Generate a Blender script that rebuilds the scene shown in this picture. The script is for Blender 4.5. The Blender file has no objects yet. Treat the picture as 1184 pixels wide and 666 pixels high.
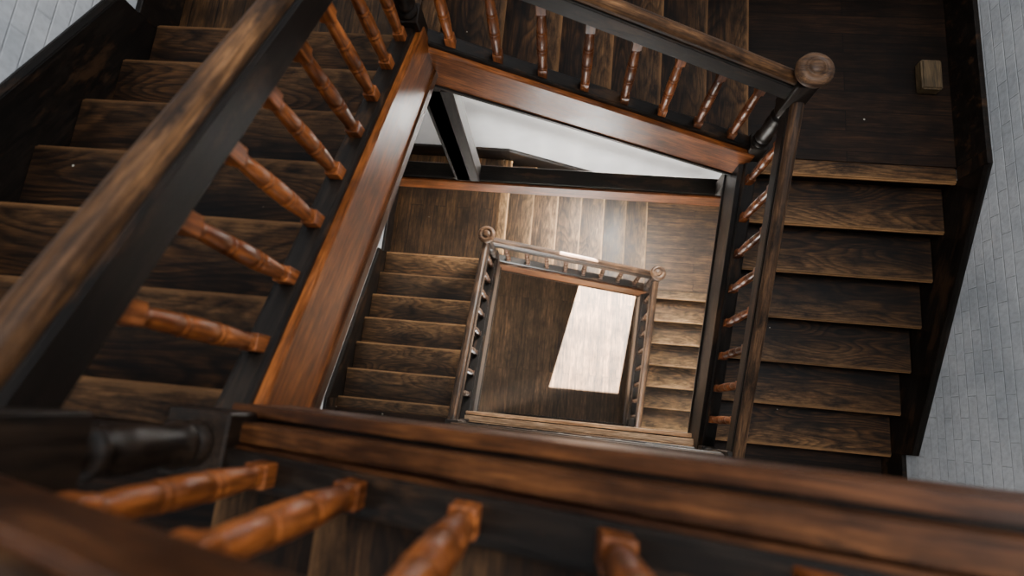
import bpy, bmesh, math, random
from mathutils import Vector, Matrix, Euler
random.seed(4)
# ------------------------------------------------------------------ dimensions (metres)
W,L=2.134,2.023          # open well
WD=1.63                  # width of flights / landings
M_=0.487                 # pitch
N_=6
gL,gW=L/N_,W/N_
rL,rW=M_*gL,M_*gW
HS=0.356
col=bpy.context.scene.collection

def link(o,parent=None):
    col.objects.link(o)
    if parent is not None: o.parent=parent
    return o
def tag(o,label,cat,group=None):
    o["label"]=label; o["category"]=cat
    if group: o["group"]=group
    return o
def struct(o): o["kind"]="structure"; return o

# ------------------------------------------------------------------ materials
def nt(name):
    m=bpy.data.materials.new(name); m.use_nodes=True
    t=m.node_tree; b=t.nodes["Principled BSDF"]
    return m,t,b
def N(t,k,**kw):
    n=t.nodes.new(k)
    for a,v in kw.items(): setattr(n,a,v)
    return n
def ramp(t,stops):
    r=N(t,'ShaderNodeValToRGB'); e=r.color_ramp.elements
    while len(e)<len(stops): e.new(0.5)
    for i,(p,c) in enumerate(stops):
        e[i].position=p; e[i].color=(c[0],c[1],c[2],1)
    return r
def objvec(t):
    tc=N(t,'ShaderNodeTexCoord'); oi=N(t,'ShaderNodeObjectInfo')
    mu=N(t,'ShaderNodeMath',operation='MULTIPLY'); mu.inputs[1].default_value=37.0
    t.links.new(oi.outputs['Random'],mu.inputs[0])
    ad=N(t,'ShaderNodeVectorMath',operation='ADD')
    t.links.new(tc.outputs['Object'],ad.inputs[0]); t.links.new(mu.outputs[0],ad.inputs[1])
    return tc,ad,oi
def mix(t,a,b,fac,mode='MIX'):
    m=N(t,'ShaderNodeMix',data_type='RGBA',blend_type=mode)
    for s,i in ((fac,0),(a,6),(b,7)):
        if hasattr(s,'is_output'): t.links.new(s,m.inputs[i])
        elif isinstance(s,(int,float)): m.inputs[i].default_value=s
        else: m.inputs[i].default_value=(s[0],s[1],s[2],1)
    return m.outputs[2]
def wood(name,dark,light,rough=.35,axis='x',scale=1.0,stain=.6,wear=None,wearcol=(.3,.2,.11),spec=.5,speck=0.0,planks=None,bump=.25,patch=None,vary=.35,cathedral=0,wfrom=-.2,edge=0):
    m,t,b=nt(name); tc,vec,oi=objvec(t)
    s={'x':(1.2,16,16),'y':(16,1.2,16),'z':(16,16,1.2)}[axis]
    base_vec=vec.outputs[0]
    plank_out=None
    if planks:
        mp=N(t,'ShaderNodeMapping')
        if axis=='y': mp.inputs['Rotation'].default_value=(0,0,math.radians(90))
        t.links.new(tc.outputs['Object'],mp.inputs[0])
        br=N(t,'ShaderNodeTexBrick'); br.offset=.37
        br.inputs['Scale'].default_value=1; br.inputs['Brick Width'].default_value=2.3
        br.inputs['Row Height'].default_value=planks; br.inputs['Mortar Size'].default_value=.004
        br.inputs['Color1'].default_value=(.55,.55,.55,1); br.inputs['Color2'].default_value=(1.25,1.2,1.15,1)
        br.inputs['Mortar'].default_value=(.04,.03,.03,1)
        t.links.new(mp.outputs[0],br.inputs[0]); plank_out=br
        ad=N(t,'ShaderNodeVectorMath',operation='MULTIPLY_ADD')
        t.links.new(br.outputs['Color'],ad.inputs[0]); ad.inputs[1].default_value=(3,3,3)
        t.links.new(base_vec,ad.inputs[2]); base_vec=ad.outputs[0]
    mp=N(t,'ShaderNodeMapping'); mp.inputs['Scale'].default_value=[q*scale for q in s]
    t.links.new(base_vec,mp.inputs[0])
    n1=N(t,'ShaderNodeTexNoise'); n1.inputs['Scale'].default_value=1.6; n1.inputs['Detail'].default_value=9; n1.inputs['Roughness'].default_value=.68; n1.inputs['Distortion'].default_value=.9
    t.links.new(mp.outputs[0],n1.inputs[0])
    mp2=N(t,'ShaderNodeMapping'); mp2.inputs['Scale'].default_value=[q*scale*5 for q in s]
    t.links.new(base_vec,mp2.inputs[0])
    n2=N(t,'ShaderNodeTexNoise'); n2.inputs['Scale'].default_value=1.5; n2.inputs['Detail'].default_value=4
    t.links.new(mp2.outputs[0],n2.inputs[0])
    r1=ramp(t,[(.33,dark),(.5,[a*.6+c*.4 for a,c in zip(dark,light)]),(.68,light)])
    t.links.new(n1.outputs[0],r1.inputs[0])
    r2=ramp(t,[(.38,(.4,.4,.4)),(.6,(1.1,1.1,1.1))]); t.links.new(n2.outputs[0],r2.inputs[0])
    c=mix(t,r1.outputs[0],r2.outputs[0],.75,'MULTIPLY')
    if cathedral:   # flat-sawn oak figure
        mc=N(t,'ShaderNodeMapping'); mc.inputs['Scale'].default_value=[q*.3 if q>2 else q*.8 for q in s]
        t.links.new(base_vec,mc.inputs[0])
        nc=N(t,'ShaderNodeTexNoise'); nc.inputs['Scale'].default_value=1.0; nc.inputs['Detail'].default_value=1.0
        t.links.new(mc.outputs[0],nc.inputs[0])
        mm=N(t,'ShaderNodeMath',operation='MULTIPLY'); mm.inputs[1].default_value=16; t.links.new(nc.outputs[0],mm.inputs[0])
        fr=N(t,'ShaderNodeMath',operation='FRACT'); t.links.new(mm.outputs[0],fr.inputs[0])
        rc=ramp(t,[(.0,(.15,.14,.13)),(.3,(.9,.9,.9)),(.75,(1.7,1.7,1.65)),(1,(.2,.18,.16))]); t.links.new(fr.outputs[0],rc.inputs[0])
        c=mix(t,c,rc.outputs[0],cathedral,'MULTIPLY')
    n3=N(t,'ShaderNodeTexNoise'); n3.inputs['Scale'].default_value=2.6; n3.inputs['Detail'].default_value=6; n3.inputs['Roughness'].default_value=.6
    t.links.new(vec.outputs[0],n3.inputs[0])
    r3=ramp(t,[(.36,(.25,.23,.22)),(.6,(1.15,1.15,1.15))]); t.links.new(n3.outputs[0],r3.inputs[0])
    c=mix(t,c,r3.outputs[0],stain,'MULTIPLY')
    if plank_out: c=mix(t,c,plank_out.outputs['Color'],.85,'MULTIPLY')
    if patch:
        n5=N(t,'ShaderNodeTexNoise'); n5.inputs['Scale'].default_value=9; n5.inputs['Detail'].default_value=8; n5.inputs['Roughness'].default_value=.7
        mp5=N(t,'ShaderNodeMapping'); mp5.inputs['Scale'].default_value=[1 if q>2 else .25 for q in s]
        t.links.new(vec.outputs[0],mp5.inputs[0]); t.links.new(mp5.outputs[0],n5.inputs[0])
        r5=ramp(t,[(.54,(0,0,0)),(.64,(1,1,1))]); t.links.new(n5.outputs[0],r5.inputs[0])
        c=mix(t,c,patch,r5.outputs[0])
    if wear:
        sx=N(t,'ShaderNodeSeparateXYZ'); t.links.new(tc.outputs['Object'],sx.inputs[0])
        mr=N(t,'ShaderNodeMapRange'); mr.inputs[1].default_value=wfrom; mr.inputs[2].default_value=.03
        t.links.new(sx.outputs[0],mr.inputs[0])
        n4=N(t,'ShaderNodeTexNoise'); n4.inputs['Scale'].default_value=6; n4.inputs['Detail'].default_value=8; n4.inputs['Roughness'].default_value=.75
        m4=N(t,'ShaderNodeMapping'); m4.inputs['Scale'].default_value=(1.6,.6,1); t.links.new(vec.outputs[0],m4.inputs[0])
        t.links.new(m4.outputs[0],n4.inputs[0])
        r4=ramp(t,[(.38,(0,0,0)),(.66,(1,1,1))]); t.links.new(n4.outputs[0],r4.inputs[0])
        my=N(t,'ShaderNodeMapRange'); my.interpolation_type='SMOOTHSTEP'; my.inputs[1].default_value=1.6; my.inputs[2].default_value=.75; my.inputs[3].default_value=.3; my.inputs[4].default_value=1
        t.links.new(sx.outputs[1],my.inputs[0])
        mm=N(t,'ShaderNodeMath',operation='MULTIPLY'); t.links.new(mr.outputs[0],mm.inputs[0]); t.links.new(r4.outputs[0],mm.inputs[1])
        m3=N(t,'ShaderNodeMath',operation='MULTIPLY'); t.links.new(mm.outputs[0],m3.inputs[0]); t.links.new(my.outputs[0],m3.inputs[1])
        mm2=N(t,'ShaderNodeMath',operation='MULTIPLY',use_clamp=True); t.links.new(m3.outputs[0],mm2.inputs[0]); mm2.inputs[1].default_value=wear
        wg=mix(t,wearcol,r2.outputs[0],.8,'MULTIPLY')
        if cathedral: wg=mix(t,wg,rc.outputs[0],cathedral*.6,'MULTIPLY')
        wc=mix(t,c,wg,.7)
        c=mix(t,c,wc,mm2.outputs[0])
        if edge:   # thin bare-wood line on the arris
            me=N(t,'ShaderNodeMapRange'); me.inputs[1].default_value=.004; me.inputs[2].default_value=.026; t.links.new(sx.outputs[0],me.inputs[0])
            m6=N(t,'ShaderNodeMath',operation='MULTIPLY'); t.links.new(me.outputs[0],m6.inputs[0]); t.links.new(n4.outputs[0],m6.inputs[1])
            m7=N(t,'ShaderNodeMath',operation='MULTIPLY',use_clamp=True); m7.inputs[1].default_value=edge; t.links.new(m6.outputs[0],m7.inputs[0])
            c=mix(t,c,[q*1.4 for q in wearcol],m7.outputs[0])
    if vary:
        mv=N(t,'ShaderNodeMapRange'); mv.inputs[3].default_value=1-vary; mv.inputs[4].default_value=1+vary
        t.links.new(oi.outputs['Random'],mv.inputs[0])
        cv=N(t,'ShaderNodeVectorMath',operation='SCALE'); t.links.new(c,cv.inputs[0]); t.links.new(mv.outputs[0],cv.inputs['Scale']); c=cv.outputs[0]
    if speck:
        vo=N(t,'ShaderNodeTexVoronoi'); vo.inputs['Scale'].default_value=4
        t.links.new(vec.outputs[0],vo.inputs[0])
        lt=N(t,'ShaderNodeMath',operation='LESS_THAN'); lt.inputs[1].default_value=speck*2.6
        t.links.new(vo.outputs['Distance'],lt.inputs[0])
        c=mix(t,c,(.35,.33,.28),lt.outputs[0])
    t.links.new(c,b.inputs['Base Color'])
    rr=N(t,'ShaderNodeMapRange'); rr.inputs[3].default_value=rough-.1; rr.inputs[4].default_value=rough+.2
    t.links.new(n3.outputs[0],rr.inputs[0]); t.links.new(rr.outputs[0],b.inputs['Roughness'])
    b.inputs['Specular IOR Level'].default_value=spec
    bp=N(t,'ShaderNodeBump'); bp.inputs['Strength'].default_value=bump; bp.inputs['Distance'].default_value=.004
    t.links.new(n1.outputs[0],bp.inputs['Height']); t.links.new(bp.outputs[0],b.inputs['Normal'])
    return m
def plaster(name,c1,c2,brick=None,plane='x'):
    m,t,b=nt(name); tc=N(t,'ShaderNodeTexCoord')
    n=N(t,'ShaderNodeTexNoise'); n.inputs['Scale'].default_value=2.5; n.inputs['Detail'].default_value=7
    t.links.new(tc.outputs['Object'],n.inputs[0])
    r=ramp(t,[(.35,c1),(.62,c2)]); t.links.new(n.outputs[0],r.inputs[0]); c=r.outputs[0]
    if brick:
        sx=N(t,'ShaderNodeSeparateXYZ'); cb=N(t,'ShaderNodeCombineXYZ')
        t.links.new(tc.outputs['Object'],sx.inputs[0])
        t.links.new(sx.outputs[1 if plane=='x' else 0],cb.inputs[0]); t.links.new(sx.outputs[2],cb.inputs[1])
        br=N(t,'ShaderNodeTexBrick'); br.inputs['Scale'].default_value=1; br.inputs['Brick Width'].default_value=.30; br.inputs['Row Height'].default_value=brick
        br.inputs['Mortar Size'].default_value=.006; br.inputs['Color1'].default_value=(.93,.93,.93,1); br.inputs['Color2'].default_value=(1,1,1,1); br.inputs['Mortar'].default_value=(.85,.85,.85,1)
        br.inputs['Mortar Smooth'].default_value=.9
        t.links.new(cb.outputs[0],br.inputs[0])
        c=mix(t,c,br.outputs['Color'],1.0,'MULTIPLY')
        n2=N(t,'ShaderNodeTexNoise'); n2.inputs['Scale'].default_value=30; n2.inputs['Detail'].default_value=6
        t.links.new(tc.outputs['Object'],n2.inputs[0])
        rn=ramp(t,[(.3,(.82,.82,.82)),(.6,(1.05,1.05,1.05))]); t.links.new(n2.outputs[0],rn.inputs[0])
        c=mix(t,c,rn.outputs[0],.7,'MULTIPLY')
        mu=N(t,'ShaderNodeMath',operation='MULTIPLY_ADD'); mu.inputs[1].default_value=-.8
        t.links.new(n2.outputs[0],mu.inputs[0]); t.links.new(br.outputs['Fac'],mu.inputs[2])
        bp=N(t,'ShaderNodeBump'); bp.inputs['Strength'].default_value=.45; bp.inputs['Distance'].default_value=.008; bp.invert=True
        t.links.new(mu.outputs[0],bp.inputs['Height']); t.links.new(bp.outputs[0],b.inputs['Normal'])
    t.links.new(c,b.inputs['Base Color']); b.inputs['Roughness'].default_value=.75
    return m

TREADD=wood('dark_oak_tread_shaded',(.004,.0019,.0008),(.050,.021,.0068),rough=.55,axis='y',stain=.95,wear=1.6,wearcol=(.120,.060,.024),speck=.009,spec=.22,cathedral=.8,edge=1.3,vary=.3)  # darker copy of the oak tread, shade of the upper flights painted in
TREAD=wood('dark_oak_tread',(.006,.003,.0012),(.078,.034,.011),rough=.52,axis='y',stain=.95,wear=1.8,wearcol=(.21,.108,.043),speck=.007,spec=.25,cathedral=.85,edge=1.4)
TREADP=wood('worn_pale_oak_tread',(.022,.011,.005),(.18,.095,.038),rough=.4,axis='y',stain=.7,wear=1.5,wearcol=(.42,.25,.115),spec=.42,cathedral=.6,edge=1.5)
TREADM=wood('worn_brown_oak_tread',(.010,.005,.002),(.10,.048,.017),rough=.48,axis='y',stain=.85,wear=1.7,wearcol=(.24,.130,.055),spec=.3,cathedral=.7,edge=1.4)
RISER=wood('dark_oak_riser',(.003,.0015,.0008),(.022,.009,.004),rough=.5,axis='y',stain=.7,spec=.25)
ORANGE=wood('varnished_orange_wood',(.12,.032,.007),(.46,.145,.034),rough=.3,axis='x',stain=.75,spec=.42,bump=.12,vary=.1)
REDBR=wood('scuffed_red_brown_wood',(.040,.013,.004),(.20,.076,.024),rough=.46,axis='x',stain=.95,spec=.28,vary=.1,patch=(.018,.008,.003))
BROWN=wood('brown_varnished_wood',(.036,.011,.0035),(.18,.066,.020),rough=.4,axis='x',stain=.85,spec=.33,vary=.15)
PALE=wood('lightened_worn_wood',(.36,.21,.11),(.86,.60,.37),rough=.42,axis='x',stain=.25,vary=.05)  # worn wood, colour lightened to stand in for light missing on this string
DARK=wood('near_black_stained_wood',(.004,.003,.0025),(.018,.012,.008),rough=.42,axis='x',stain=.5,patch=(.045,.022,.010),spec=.28)
RAIL=wood('worn_handrail_wood',(.026,.011,.004),(.30,.145,.058),rough=.5,axis='x',stain=.95,patch=(.012,.006,.003),bump=.35,spec=.25,vary=.15)
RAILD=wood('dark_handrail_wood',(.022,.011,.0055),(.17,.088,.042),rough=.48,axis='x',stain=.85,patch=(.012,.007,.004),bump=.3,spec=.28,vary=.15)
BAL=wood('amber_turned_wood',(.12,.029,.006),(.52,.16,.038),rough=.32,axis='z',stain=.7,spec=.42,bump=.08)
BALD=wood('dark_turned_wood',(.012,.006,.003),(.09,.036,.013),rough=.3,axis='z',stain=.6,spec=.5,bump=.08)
POST=wood('dark_post_wood',(.005,.0035,.0025),(.028,.016,.009),rough=.42,axis='z',stain=.5,spec=.3)
KNOB=wood('knob_wood',(.030,.014,.007),(.19,.10,.048),rough=.45,axis='x',scale=1.3,stain=.5,spec=.3)
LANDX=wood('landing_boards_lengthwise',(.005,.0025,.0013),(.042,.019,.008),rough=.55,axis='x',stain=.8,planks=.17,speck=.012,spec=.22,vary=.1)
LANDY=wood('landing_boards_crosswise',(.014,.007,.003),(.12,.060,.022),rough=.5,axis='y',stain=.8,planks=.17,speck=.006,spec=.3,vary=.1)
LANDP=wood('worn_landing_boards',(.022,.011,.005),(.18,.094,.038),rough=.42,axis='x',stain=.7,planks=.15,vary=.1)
FLOORM=wood('old_floor_boards',(.014,.008,.004),(.13,.072,.033),rough=.5,axis='y',stain=.6,planks=.13,spec=.3,vary=0)
WALLX=plaster('white_painted_brick_side',(.50,.54,.58),(.68,.71,.74),.085,'x')
WALLY=plaster('white_plaster_end',(.78,.79,.80),(.88,.89,.89))
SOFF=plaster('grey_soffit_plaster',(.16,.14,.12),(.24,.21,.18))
BLOCK=wood('tan_block_wood',(.08,.05,.022),(.20,.13,.06),rough=.5,axis='y')

# ------------------------------------------------------------------ mesh helpers
def mesh_from_bm(name,bm,mat,smooth=False):
    me=bpy.data.meshes.new(name); bmesh.ops.recalc_face_normals(bm,faces=bm.faces[:])
    bm.to_mesh(me); bm.free(); me.materials.append(mat)
    if smooth:
        for p in me.polygons: p.use_smooth=True
    return me
def box_bm(x0,x1,y0,y1,z0,z1,bev=.004,seg=1):
    bm=bmesh.new(); bmesh.ops.create_cube(bm,size=1)
    for v in bm.verts:
        v.co=Vector(((x0+x1)/2+v.co.x*(x1-x0),(y0+y1)/2+v.co.y*(y1-y0),(z0+z1)/2+v.co.z*(z1-z0)))
    if bev: bmesh.ops.bevel(bm,geom=bm.edges[:],offset=bev,segments=seg,affect='EDGES')
    return bm
def slope_prism(name,prof,s0,s1,mat,bev=.004,smooth=False):
    bm=bmesh.new(); ang=math.atan(M_)
    inv=Matrix.Rotation(-ang,3,'Y')
    rings=[]
    for s in (s0,s1):
        rings.append([bm.verts.new(inv@Vector((s,o,dz-M_*s))) for o,dz in prof])
    n=len(prof)
    for i in range(n):
        bm.faces.new((rings[0][i],rings[0][(i+1)%n],rings[1][(i+1)%n],rings[1][i]))
    bm.faces.new(rings[0]); bm.faces.new(rings[1][::-1])
    if bev: bmesh.ops.bevel(bm,geom=bm.edges[:],offset=bev,segments=2,affect='EDGES')
    return mesh_from_bm(name,bm,mat,smooth)
SLOPE=math.atan(M_)
def lathe_bm(bm,prof,seg=16,off=(0,0)):
    rings=[]
    for r,z in prof:
        rings.append([bm.verts.new((off[0]+r*math.cos(2*math.pi*k/seg),off[1]+r*math.sin(2*math.pi*k/seg),z)) for k in range(seg)])
    for a,b in zip(rings[:-1],rings[1:]):
        for k in range(seg):
            f=bm.faces.new((a[k],a[(k+1)%seg],b[(k+1)%seg],b[k])); f.smooth=True
    bm.faces.new(rings[0][::-1]); bm.faces.new(rings[-1])
def add_box(bm,x0,x1,y0,y1,z0,z1,bev=.003):
    b2=box_bm(x0,x1,y0,y1,z0,z1,bev); tmp=bpy.data.meshes.new('tmp'); b2.to_mesh(tmp); b2.free(); bm.from_mesh(tmp); bpy.data.meshes.remove(tmp)

def baluster_mesh(nm,mat):
    bm=bmesh.new(); h=.64
    add_box(bm,-.028,.028,-.028,.028,-.02,.075)
    add_box(bm,-.028,.028,-.028,.028,h-.08,h+.035)
    pr=[(.018,.073),(.026,.080),(.028,.088),(.022,.096),(.0245,.104),
        (.0285,.16),(.0305,.215),(.0305,.235),(.0265,.240),(.0265,.243),(.0320,.248),(.0320,.258),(.0265,.263),(.0265,.266),(.0305,.272),
        (.0315,.31),(.0310,.35),(.0290,.385),(.0250,.390),(.0250,.393),(.0300,.398),(.0300,.408),(.0250,.413),(.0250,.416),(.0280,.422),
        (.0270,.47),(.0240,.53),(.022,.542),(.027,.549),(.027,.557),(.018,.563)]
    lathe_bm(bm,pr,20)
    return mesh_from_bm(nm,bm,mat)
BALM=baluster_mesh('baluster_mesh',BAL); BALMD=baluster_mesh('dark_baluster_mesh',BALD)

RAILPROF=[(-.034,.795),(-.038,.822),(-.030,.846),(-.013,.858),(.015,.858),(.034,.846),(.043,.822),(.040,.795)]
def shiftp(p,o): return [(a+o,b) for a,b in p]
def tread_mesh(g,depth,mat,nm):
    return mesh_from_bm(nm,box_bm(-depth,.032,.06,WD-.03,-.038,0,.011,3),mat,False)
TM={}
def get_tread(g,depth,mat):
    key=(round(g,4),round(depth,3),mat.name)
    if key not in TM: TM[key]=tread_mesh(g,depth,mat,'tread_mesh')
    return TM[key]
RM={}
def get_riser(rise):
    k=round(rise,4)
    if k not in RM: RM[k]=mesh_from_bm('riser_mesh',box_bm(-.02,0,.06,WD-.03,-rise-.02,-.036,0),RISER)
    return RM[k]

def flight(kind,origin,z0,smat,tmat,names,facem=None,undermat=None,railmat=None,balm=None,low=0):
    run=W if kind in 'TB' else L; g=run/N_; rise=M_*g
    rot={'L':90,'T':0,'R':-90,'B':180}[kind]
    E=bpy.data.objects.new('stair_flight',None); link(E); E.empty_display_size=.2
    E.location=(origin[0],origin[1],z0+OZ); E.rotation_euler=(0,0,math.radians(rot))
    tag(E,names[0],'stairs','timber stair flights round the open well')
    def part(nm,me,loc=(0,0,0),ry=0,parent=E):
        o=bpy.data.objects.new(nm,me); o.location=loc; o.rotation_euler=(0,ry,0); link(o,parent); return o
    part('nosing',get_tread(g,.10,tmat))
    for i in range(1,N_+1):
        part('tread',get_tread(g,g+.019,tmat),(i*g,0,-i*rise))
    for j in range(0,N_+1):
        part('riser',get_riser(rise),(j*g,0,-j*rise))
    up=.06
    a,b=-.07,run+.07
    if kind=='L': a=-.13
    if kind=='R': b=run+.13
    if kind=='B':
        part('inner_stringer',slope_prism('stringer',[(0,up-HS-.02),(0,up-.09),(.034,up-.09),(.034,up-HS-.02)],a,b,facem or smat),ry=SLOPE)
        part('groove_strip',slope_prism('groove',[(.03,up-HS),(.03,up-.13),(.05,up-.13),(.05,up-HS)],a,b,DARK),ry=SLOPE)
        part('string_moulding',slope_prism('moulding',[(.046,up-HS+.02),(.046,up-.02),(.098,up-.02),(.098,up-HS+.02)],a,b,smat),ry=SLOPE)
        part('edge_bead',slope_prism('edge_bead',[(.104,up-.10),(.104,up-.004),(.116,up-.004),(.116,up-.10)],a,b,facem or smat),ry=SLOPE)
        part('base_rail',slope_prism('base_rail',[(.112,up-.10),(.112,up+.02),(.12,up+.03),(.19,up+.03),(.20,up+.02),(.20,up-.10)],a,b,DARK),ry=SLOPE)
        bo=.150
    else:
        part('inner_stringer',slope_prism('stringer',[(0,up-HS),(0,up-.004),(.04,up-.004),(.04,up-HS)],a,b,smat),ry=SLOPE)
        part('string_moulding',slope_prism('moulding',[(-.012,up-HS-.02-low),(-.012,up-HS+.012),(.05,up-HS+.012),(.05,up-HS-.02-low)],a,b,facem or DARK),ry=SLOPE)
        part('base_rail',slope_prism('base_rail',[(.035,up-.10),(.035,up+.015),(.045,up+.03),(.125,up+.03),(.135,up+.02),(.135,up-.10)],a,b,DARK),ry=SLOPE)
        bo=.082
    part('wall_stringer',slope_prism('wall_stringer',[(WD-.035,-.30),(WD-.035,.27),(WD-.022,.30),(WD,.30),(WD,-.30)],0.0,run,DARK),ry=SLOPE)
    part('skirting_block',mesh_from_bm('skirting_block',box_bm(-.101,.002,WD-.035,WD,.001,.30,.002),DARK))
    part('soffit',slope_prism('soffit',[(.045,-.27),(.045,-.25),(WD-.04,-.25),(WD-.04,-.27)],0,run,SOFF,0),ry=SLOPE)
    Rr=bpy.data.objects.new('stair_railing',None); link(Rr); Rr.location=E.location; Rr.rotation_euler=E.rotation_euler
    tag(Rr,names[1],'railing','turned baluster railings round the stairwell')
    part('handrail',slope_prism('handrail',shiftp([(o,z+up) for o,z in RAILPROF],bo),a,b,railmat or RAIL,.002,False),ry=SLOPE,parent=Rr)
    part('under_rail',slope_prism('under_rail',[(bo-.044,up+.66),(bo-.044,up+.785),(bo-.036,up+.80),(bo+.034,up+.80),(bo+.034,up+.66)],a,b,undermat or DARK,.005),ry=SLOPE,parent=Rr)
    n=8; sp=run/n
    for k in range(n):
        s=.185+k*sp*.985 if kind=='L' else run-.195-k*sp*.985 if kind=='B' else .12+k*sp
        o=part('baluster',balm or BALM,(s,bo,up+.022-M_*s),parent=Rr)
        o.rotation_euler=(0,0,random.uniform(-.04,.04))
    return E

TLc=(0,L);TRc=(W,L);BRc=(W,0);BLc=(0,0)
z={}
z['L1']=-1.74; z['T1']=z['L1']-7*rL; z['R1']=z['T1']-7*rW; z['B1']=z['R1']-7*rL; z['L2']=z['B1']-7*rW
z['T2']=z['L2']-7*rL; z['R2']=z['T2']-7*rW; z['B2']=z['R2']-7*rL; z['floor']=z['B2']-7*rW; z['B0']=z['L1']+7*rW
OZ=-z['floor']
org={'L':BLc,'T':TLc,'R':TRc,'B':BRc}
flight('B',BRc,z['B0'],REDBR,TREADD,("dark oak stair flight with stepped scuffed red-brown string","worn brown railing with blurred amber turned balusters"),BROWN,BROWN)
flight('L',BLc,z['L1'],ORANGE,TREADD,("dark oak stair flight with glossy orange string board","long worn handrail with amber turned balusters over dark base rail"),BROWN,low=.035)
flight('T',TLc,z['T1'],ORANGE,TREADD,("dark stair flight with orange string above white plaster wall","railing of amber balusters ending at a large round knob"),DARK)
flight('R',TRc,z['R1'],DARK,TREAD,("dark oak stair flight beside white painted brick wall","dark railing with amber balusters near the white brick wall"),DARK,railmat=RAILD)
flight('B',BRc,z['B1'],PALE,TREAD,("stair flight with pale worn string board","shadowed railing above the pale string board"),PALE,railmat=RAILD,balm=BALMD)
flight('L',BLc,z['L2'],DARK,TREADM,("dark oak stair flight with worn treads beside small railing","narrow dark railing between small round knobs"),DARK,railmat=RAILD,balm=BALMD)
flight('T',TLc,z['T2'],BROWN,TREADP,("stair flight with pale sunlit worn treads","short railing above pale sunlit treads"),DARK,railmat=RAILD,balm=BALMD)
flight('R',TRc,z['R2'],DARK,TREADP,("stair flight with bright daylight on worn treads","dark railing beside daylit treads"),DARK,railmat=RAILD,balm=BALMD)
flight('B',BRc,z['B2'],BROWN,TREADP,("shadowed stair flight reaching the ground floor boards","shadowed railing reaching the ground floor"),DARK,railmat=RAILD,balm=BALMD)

# ------------------------------------------------------------------ landings
def landing(corner,zz,mat,label,thick=.16):
    xx=[-WD,0] if corner[1]=='L' else [W,W+WD]; yy=[-WD,0] if corner[0]=='B' else [L,L+WD]
    cut={'BL':('y',-.10),'TL':('x',-.10),'TR':('y',L+.10),'BR':('x',W+.10)}[corner]
    if cut[0]=='x':
        if corner[1]=='L': xx[1]=cut[1]
        else: xx[0]=cut[1]
    else:
        if corner[0]=='B': yy[1]=cut[1]
        else: yy[0]=cut[1]
    E=bpy.data.objects.new('stair_landing',None); link(E); E.location=((xx[0]+xx[1])/2,(yy[0]+yy[1])/2,zz+OZ)
    tag(E,label,'landing','square corner landings')
    hx,hy=(xx[1]-xx[0])/2,(yy[1]-yy[0])/2
    def p(nm,b,m):
        o=bpy.data.objects.new(nm,mesh_from_bm(nm,b,m)); link(o,E); return o
    p('deck',box_bm(-hx,hx,-hy,hy,-.036,0,.002),mat)
    p('joist_frame',box_bm(-hx+.02,hx-.02,-hy+.02,hy-.02,-thick,-.037,0),RISER)
    sx=hx-.035 if corner[1]=='R' else -hx; sy=hy-.035 if corner[0]=='T' else -hy
    p('skirting_board',box_bm(sx,sx+.035,-hy,hy,.001,.30,.004),DARK)
    p('skirting_board',box_bm(-hx+(0 if corner[1]=='R' else .036),hx-(0 if corner[1]=='L' else .036),sy,sy+.035,.001,.30,.004),DARK)
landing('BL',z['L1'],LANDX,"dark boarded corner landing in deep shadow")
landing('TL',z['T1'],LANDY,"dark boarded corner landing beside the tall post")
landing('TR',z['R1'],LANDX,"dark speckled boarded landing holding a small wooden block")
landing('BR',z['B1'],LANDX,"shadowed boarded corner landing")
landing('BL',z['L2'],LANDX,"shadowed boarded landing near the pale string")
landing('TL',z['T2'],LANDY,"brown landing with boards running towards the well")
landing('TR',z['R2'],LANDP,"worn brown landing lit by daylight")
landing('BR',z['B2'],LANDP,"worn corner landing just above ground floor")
landing('BR',z['B0'],LANDX,"dark corner landing at the head of the stairs")

# ------------------------------------------------------------------ newel posts
def newel(x,y,zl,label,down=.42,half=.062,knob=True,top=1.075,pier=0):
    E=bpy.data.objects.new('newel_post',None); link(E); E.location=(x,y,zl+OZ)
    tag(E,label,'newel post','newel posts at the stairwell corners')
    bm=bmesh.new()
    add_box(bm,-half,half,-half,half,-down,.30,.006)
    if pier: add_box(bm,-half-.02,-half-.02+pier,-half,half+.03,-down-.01,-.36,.008)
    add_box(bm,-half,half,-half,half,.74,top,.006)
    lathe_bm(bm,[(.05,.295),(.058,.305),(.060,.32),(.046,.335),(.040,.345),(.056,.36),(.060,.375),(.054,.39),(.047,.41),(.052,.48),(.058,.55),(.056,.60),(.044,.63),(.056,.64),(.060,.652),(.054,.665),(.042,.675),(.045,.70),(.058,.715),(.060,.73),(.05,.745)],24)
    o=bpy.data.objects.new('shaft',mesh_from_bm('newel_shaft',bm,POST)); link(o,E)
    if knob:
        bm=bmesh.new()
        lathe_bm(bm,[(.05,1.07),(.055,1.082),(.04,1.092),(.045,1.10),(.085,1.112),(.102,1.13),(.108,1.15),(.102,1.17),(.085,1.184),(.06,1.190),(.058,1.184),(.045,1.184),(.043,1.192),(.02,1.198),(.001,1.199)],32)
        o=bpy.data.objects.new('round_knob',mesh_from_bm('newel_knob',bm,KNOB)); link(o,E); o["label"]="round turned wooden knob with concentric rings"
    if down>.1 and not pier:
        bm=bmesh.new()
        lathe_bm(bm,[(.001,-down-.10),(.03,-down-.095),(.045,-down-.07),(.03,-down-.04),(.055,-down-.015),(.06,-down+.002)],20)
        o=bpy.data.objects.new('pendant',mesh_from_bm('newel_pendant',bm,POST)); link(o,E)
e=.07
newel(-.045,-.105,z['L1'],"dark turned newel post where two worn handrails meet",half=.085)
newel(-e,L+e,z['T1'],"tall dark square newel post running down to the cross beam",down=(z['T1']+4.70),pier=.22)
newel(W+e,L+e,z['R1'],"dark newel post with large round wooden knob",down=(z['R1']+4.70))
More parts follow.
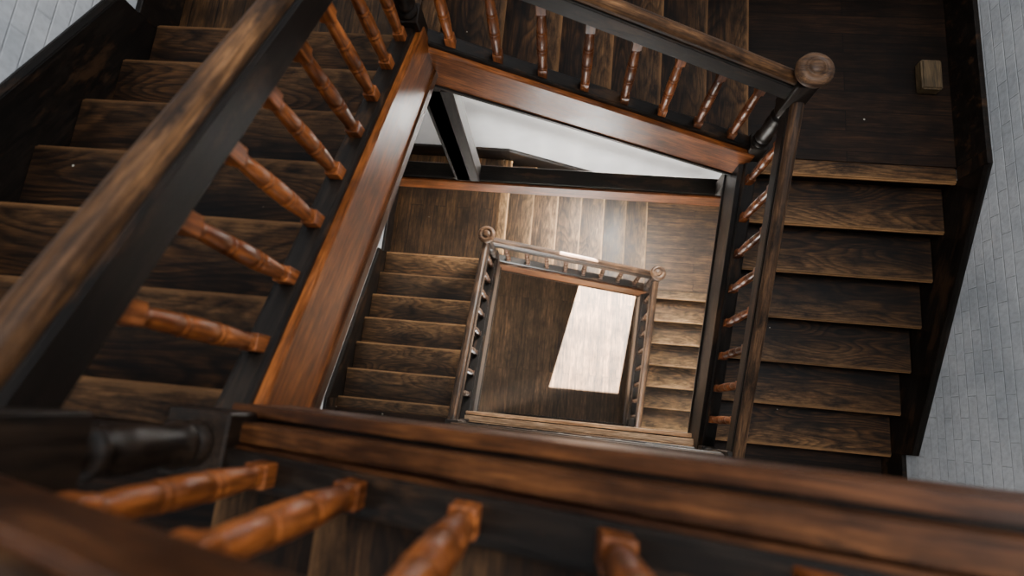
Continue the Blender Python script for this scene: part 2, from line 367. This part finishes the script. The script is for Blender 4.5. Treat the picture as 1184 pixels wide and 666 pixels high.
newel(W+e,-.15,z['B1'],"dark newel post in shadow at the landing corner",knob=False,top=.98)
newel(-e,-.15,z['L2'],"dark newel post beside the pale string board",knob=False,top=.98)
newel(-e,L+e,z['T2'],"newel post with small dark round knob")
newel(W+e,L+e,z['R2'],"newel post with small grey worn round knob")
newel(W+e,-.15,z['B2'],"dark newel post in deep shadow",down=.4,knob=False,top=.98)
newel(-e,-.15,z['floor'],"newel post standing on the ground floor",down=0.0,knob=False,top=.98)
newel(W+e,-.135,z['B0'],"newel post at the head of the stairs")

# ------------------------------------------------------------------ cross beam under the far flight
E=bpy.data.objects.new('cross_beam',None); link(E); E.location=(0,L,OZ-4.9); tag(E,"long dark timber cross beam with pale orange fascia","beam")
o=bpy.data.objects.new('beam_timber',mesh_from_bm('beam',box_bm(-WD,W+.16,.022,.17,0,.20,.006),DARK)); link(o,E)
o=bpy.data.objects.new('fascia',mesh_from_bm('fascia',box_bm(-WD,W+.13,0,.02,-.02,.17,.004),ORANGE)); link(o,E); o["label"]="orange-brown fascia board"

# ------------------------------------------------------------------ small block on the landing
bm=box_bm(-.075,.075,-.125,.125,0,.09,.012,3)
o=bpy.data.objects.new('wooden_block',mesh_from_bm('block',bm,BLOCK)); link(o); o.location=(3.55,2.84,z['R1']+OZ); tag(o,"small pale tan wooden block on the dark landing",'wooden block')

# ------------------------------------------------------------------ building shell
H=OZ+2.6
x0,x1,y0,y1=-WD,W+WD,-WD,L+WD; t=.25
def wall(nm,b,m):
    o=bpy.data.objects.new(nm,mesh_from_bm(nm,b,m)); link(o); struct(o); return o
wall('floor',box_bm(x0-t,x1+t,y0-t,y1+t,-.2,0,0),FLOORM)
wall('wall_left',box_bm(x0-t,x0,y0-t,y1+t,0,H,0),WALLX)
wall('wall_right',box_bm(x1,x1+t,y0-t,y1+t,0,H,0),WALLX)
wall('wall_near',box_bm(x0,x1,y0-t,y0,0,H,0),WALLY)
dx0,dx1,dh=1.46,2.56,2.08
wx0,wx1,wz0,wz1=1.15,2.25,OZ-6.75,OZ-4.95
bm=bmesh.new()
for a in [(x0,dx0,0,dh),(dx1,x1,0,dh),(x0,x1,dh,wz0),(x0,wx0,wz0,wz1),(wx1,x1,wz0,wz1),(x0,x1,wz1,H)]:
    add_box(bm,a[0],a[1],y1,y1+t,a[2],a[3],0)
wall('wall_far',bm,WALLY)
bm=bmesh.new()
for a in [(wx0,wx0+.06,wz0,wz1),(wx1-.06,wx1,wz0,wz1),(wx0,wx1,wz0,wz0+.06),(wx0,wx1,wz1-.06,wz1),((wx0+wx1)/2-.02,(wx0+wx1)/2+.02,wz0,wz1),(wx0,wx1,(wz0+wz1)/2-.02,(wz0+wz1)/2+.02)]:
    add_box(bm,a[0],a[1],y1+.06,y1+.12,a[2],a[3],.004)
wall('window_1',bm,WALLY)
bm=bmesh.new()
for a in [(dx0-.1,dx0,0,dh+.1),(dx1,dx1+.1,0,dh+.1),(dx0-.1,dx1+.1,dh,dh+.1)]:
    add_box(bm,a[0],a[1],y1-.03,y1-.001,a[2],a[3],.004)
wall('trim_1',bm,DARK)
sx0,sx1,sy0,sy1=.7,3.4,-.2,3.1
bm=bmesh.new()
for a in [(x0-t,sx0,y0-t,y1+t),(sx1,x1+t,y0-t,y1+t),(sx0,sx1,y0-t,sy0),(sx0,sx1,sy1,y1+t)]:
    add_box(bm,a[0],a[1],a[2],a[3],H,H+.2,0)
wall('ceiling',bm,SOFF)  # unseen ceiling, added to keep sky light off the near and left sides

# ------------------------------------------------------------------ lights
def area(loc,tgt,sx,sy,e,c,spread=180):
    l=bpy.data.lights.new('area','AREA'); l.shape='RECTANGLE'; l.size=sx; l.size_y=sy; l.energy=e; l.color=c; l.spread=math.radians(spread)
    o=bpy.data.objects.new('area_light',l); link(o); o.location=loc
    o.rotation_euler=(Vector(tgt)-Vector(loc)).to_track_quat('-Z','Y').to_euler(); return o
area((1.7,y1+.3,OZ-5.8),(1.6,1.5,OZ-8.3),1.1,1.7,620,(1,.94,.86))
area((.9,-.55,OZ-7.9),(.9,3.4,OZ-6.9),1.2,.5,130,(1,.97,.93),120)  # unseen fill added to brighten the far plaster wall; no fixture stands here
area(((sx0+sx1)/2,(sy0+sy1)/2,H+.1),((sx0+sx1)/2-.2,(sy0+sy1)/2-.1,OZ-4),2.6,3.1,290,(.98,.97,.97))
l=bpy.data.lights.new('sunbeam','SPOT'); l.energy=1500000; l.spot_size=math.radians(30); l.spot_blend=0; l.shadow_soft_size=.04; l.color=(1,.95,.88)
o=bpy.data.objects.new('door_sunbeam',l); link(o); o.location=(2.0+.17*12,y1+12,2.08+12*.61)
o.rotation_euler=(Vector((1.95,y1,1.2))-o.location).to_track_quat('-Z','Y').to_euler()
w=bpy.data.worlds.new('World'); bpy.context.scene.world=w; w.use_nodes=True
w.node_tree.nodes['Background'].inputs[0].default_value=(.92,.94,1,1); w.node_tree.nodes['Background'].inputs[1].default_value=.55

# ------------------------------------------------------------------ camera
cam=bpy.data.cameras.new('Camera'); co=bpy.data.objects.new('Camera',cam); link(co)
yaw,pitch,roll=-.094,-.220,-.066
Rz=Matrix.Rotation(yaw,3,'Z'); Rx=Matrix.Rotation(pitch,3,'X'); Ry=Matrix.Rotation(roll,3,'Y')
R=(Rx@Ry@Rz).transposed()
co.matrix_world=Matrix.Translation((.862,.055,OZ))@R.to_4x4()
cam.sensor_width=36; cam.lens=36*649.5/1184; cam.clip_start=.02
cam.dof.use_dof=True; cam.dof.focus_distance=4.2; cam.dof.aperture_fstop=1.3
bpy.context.scene.camera=co
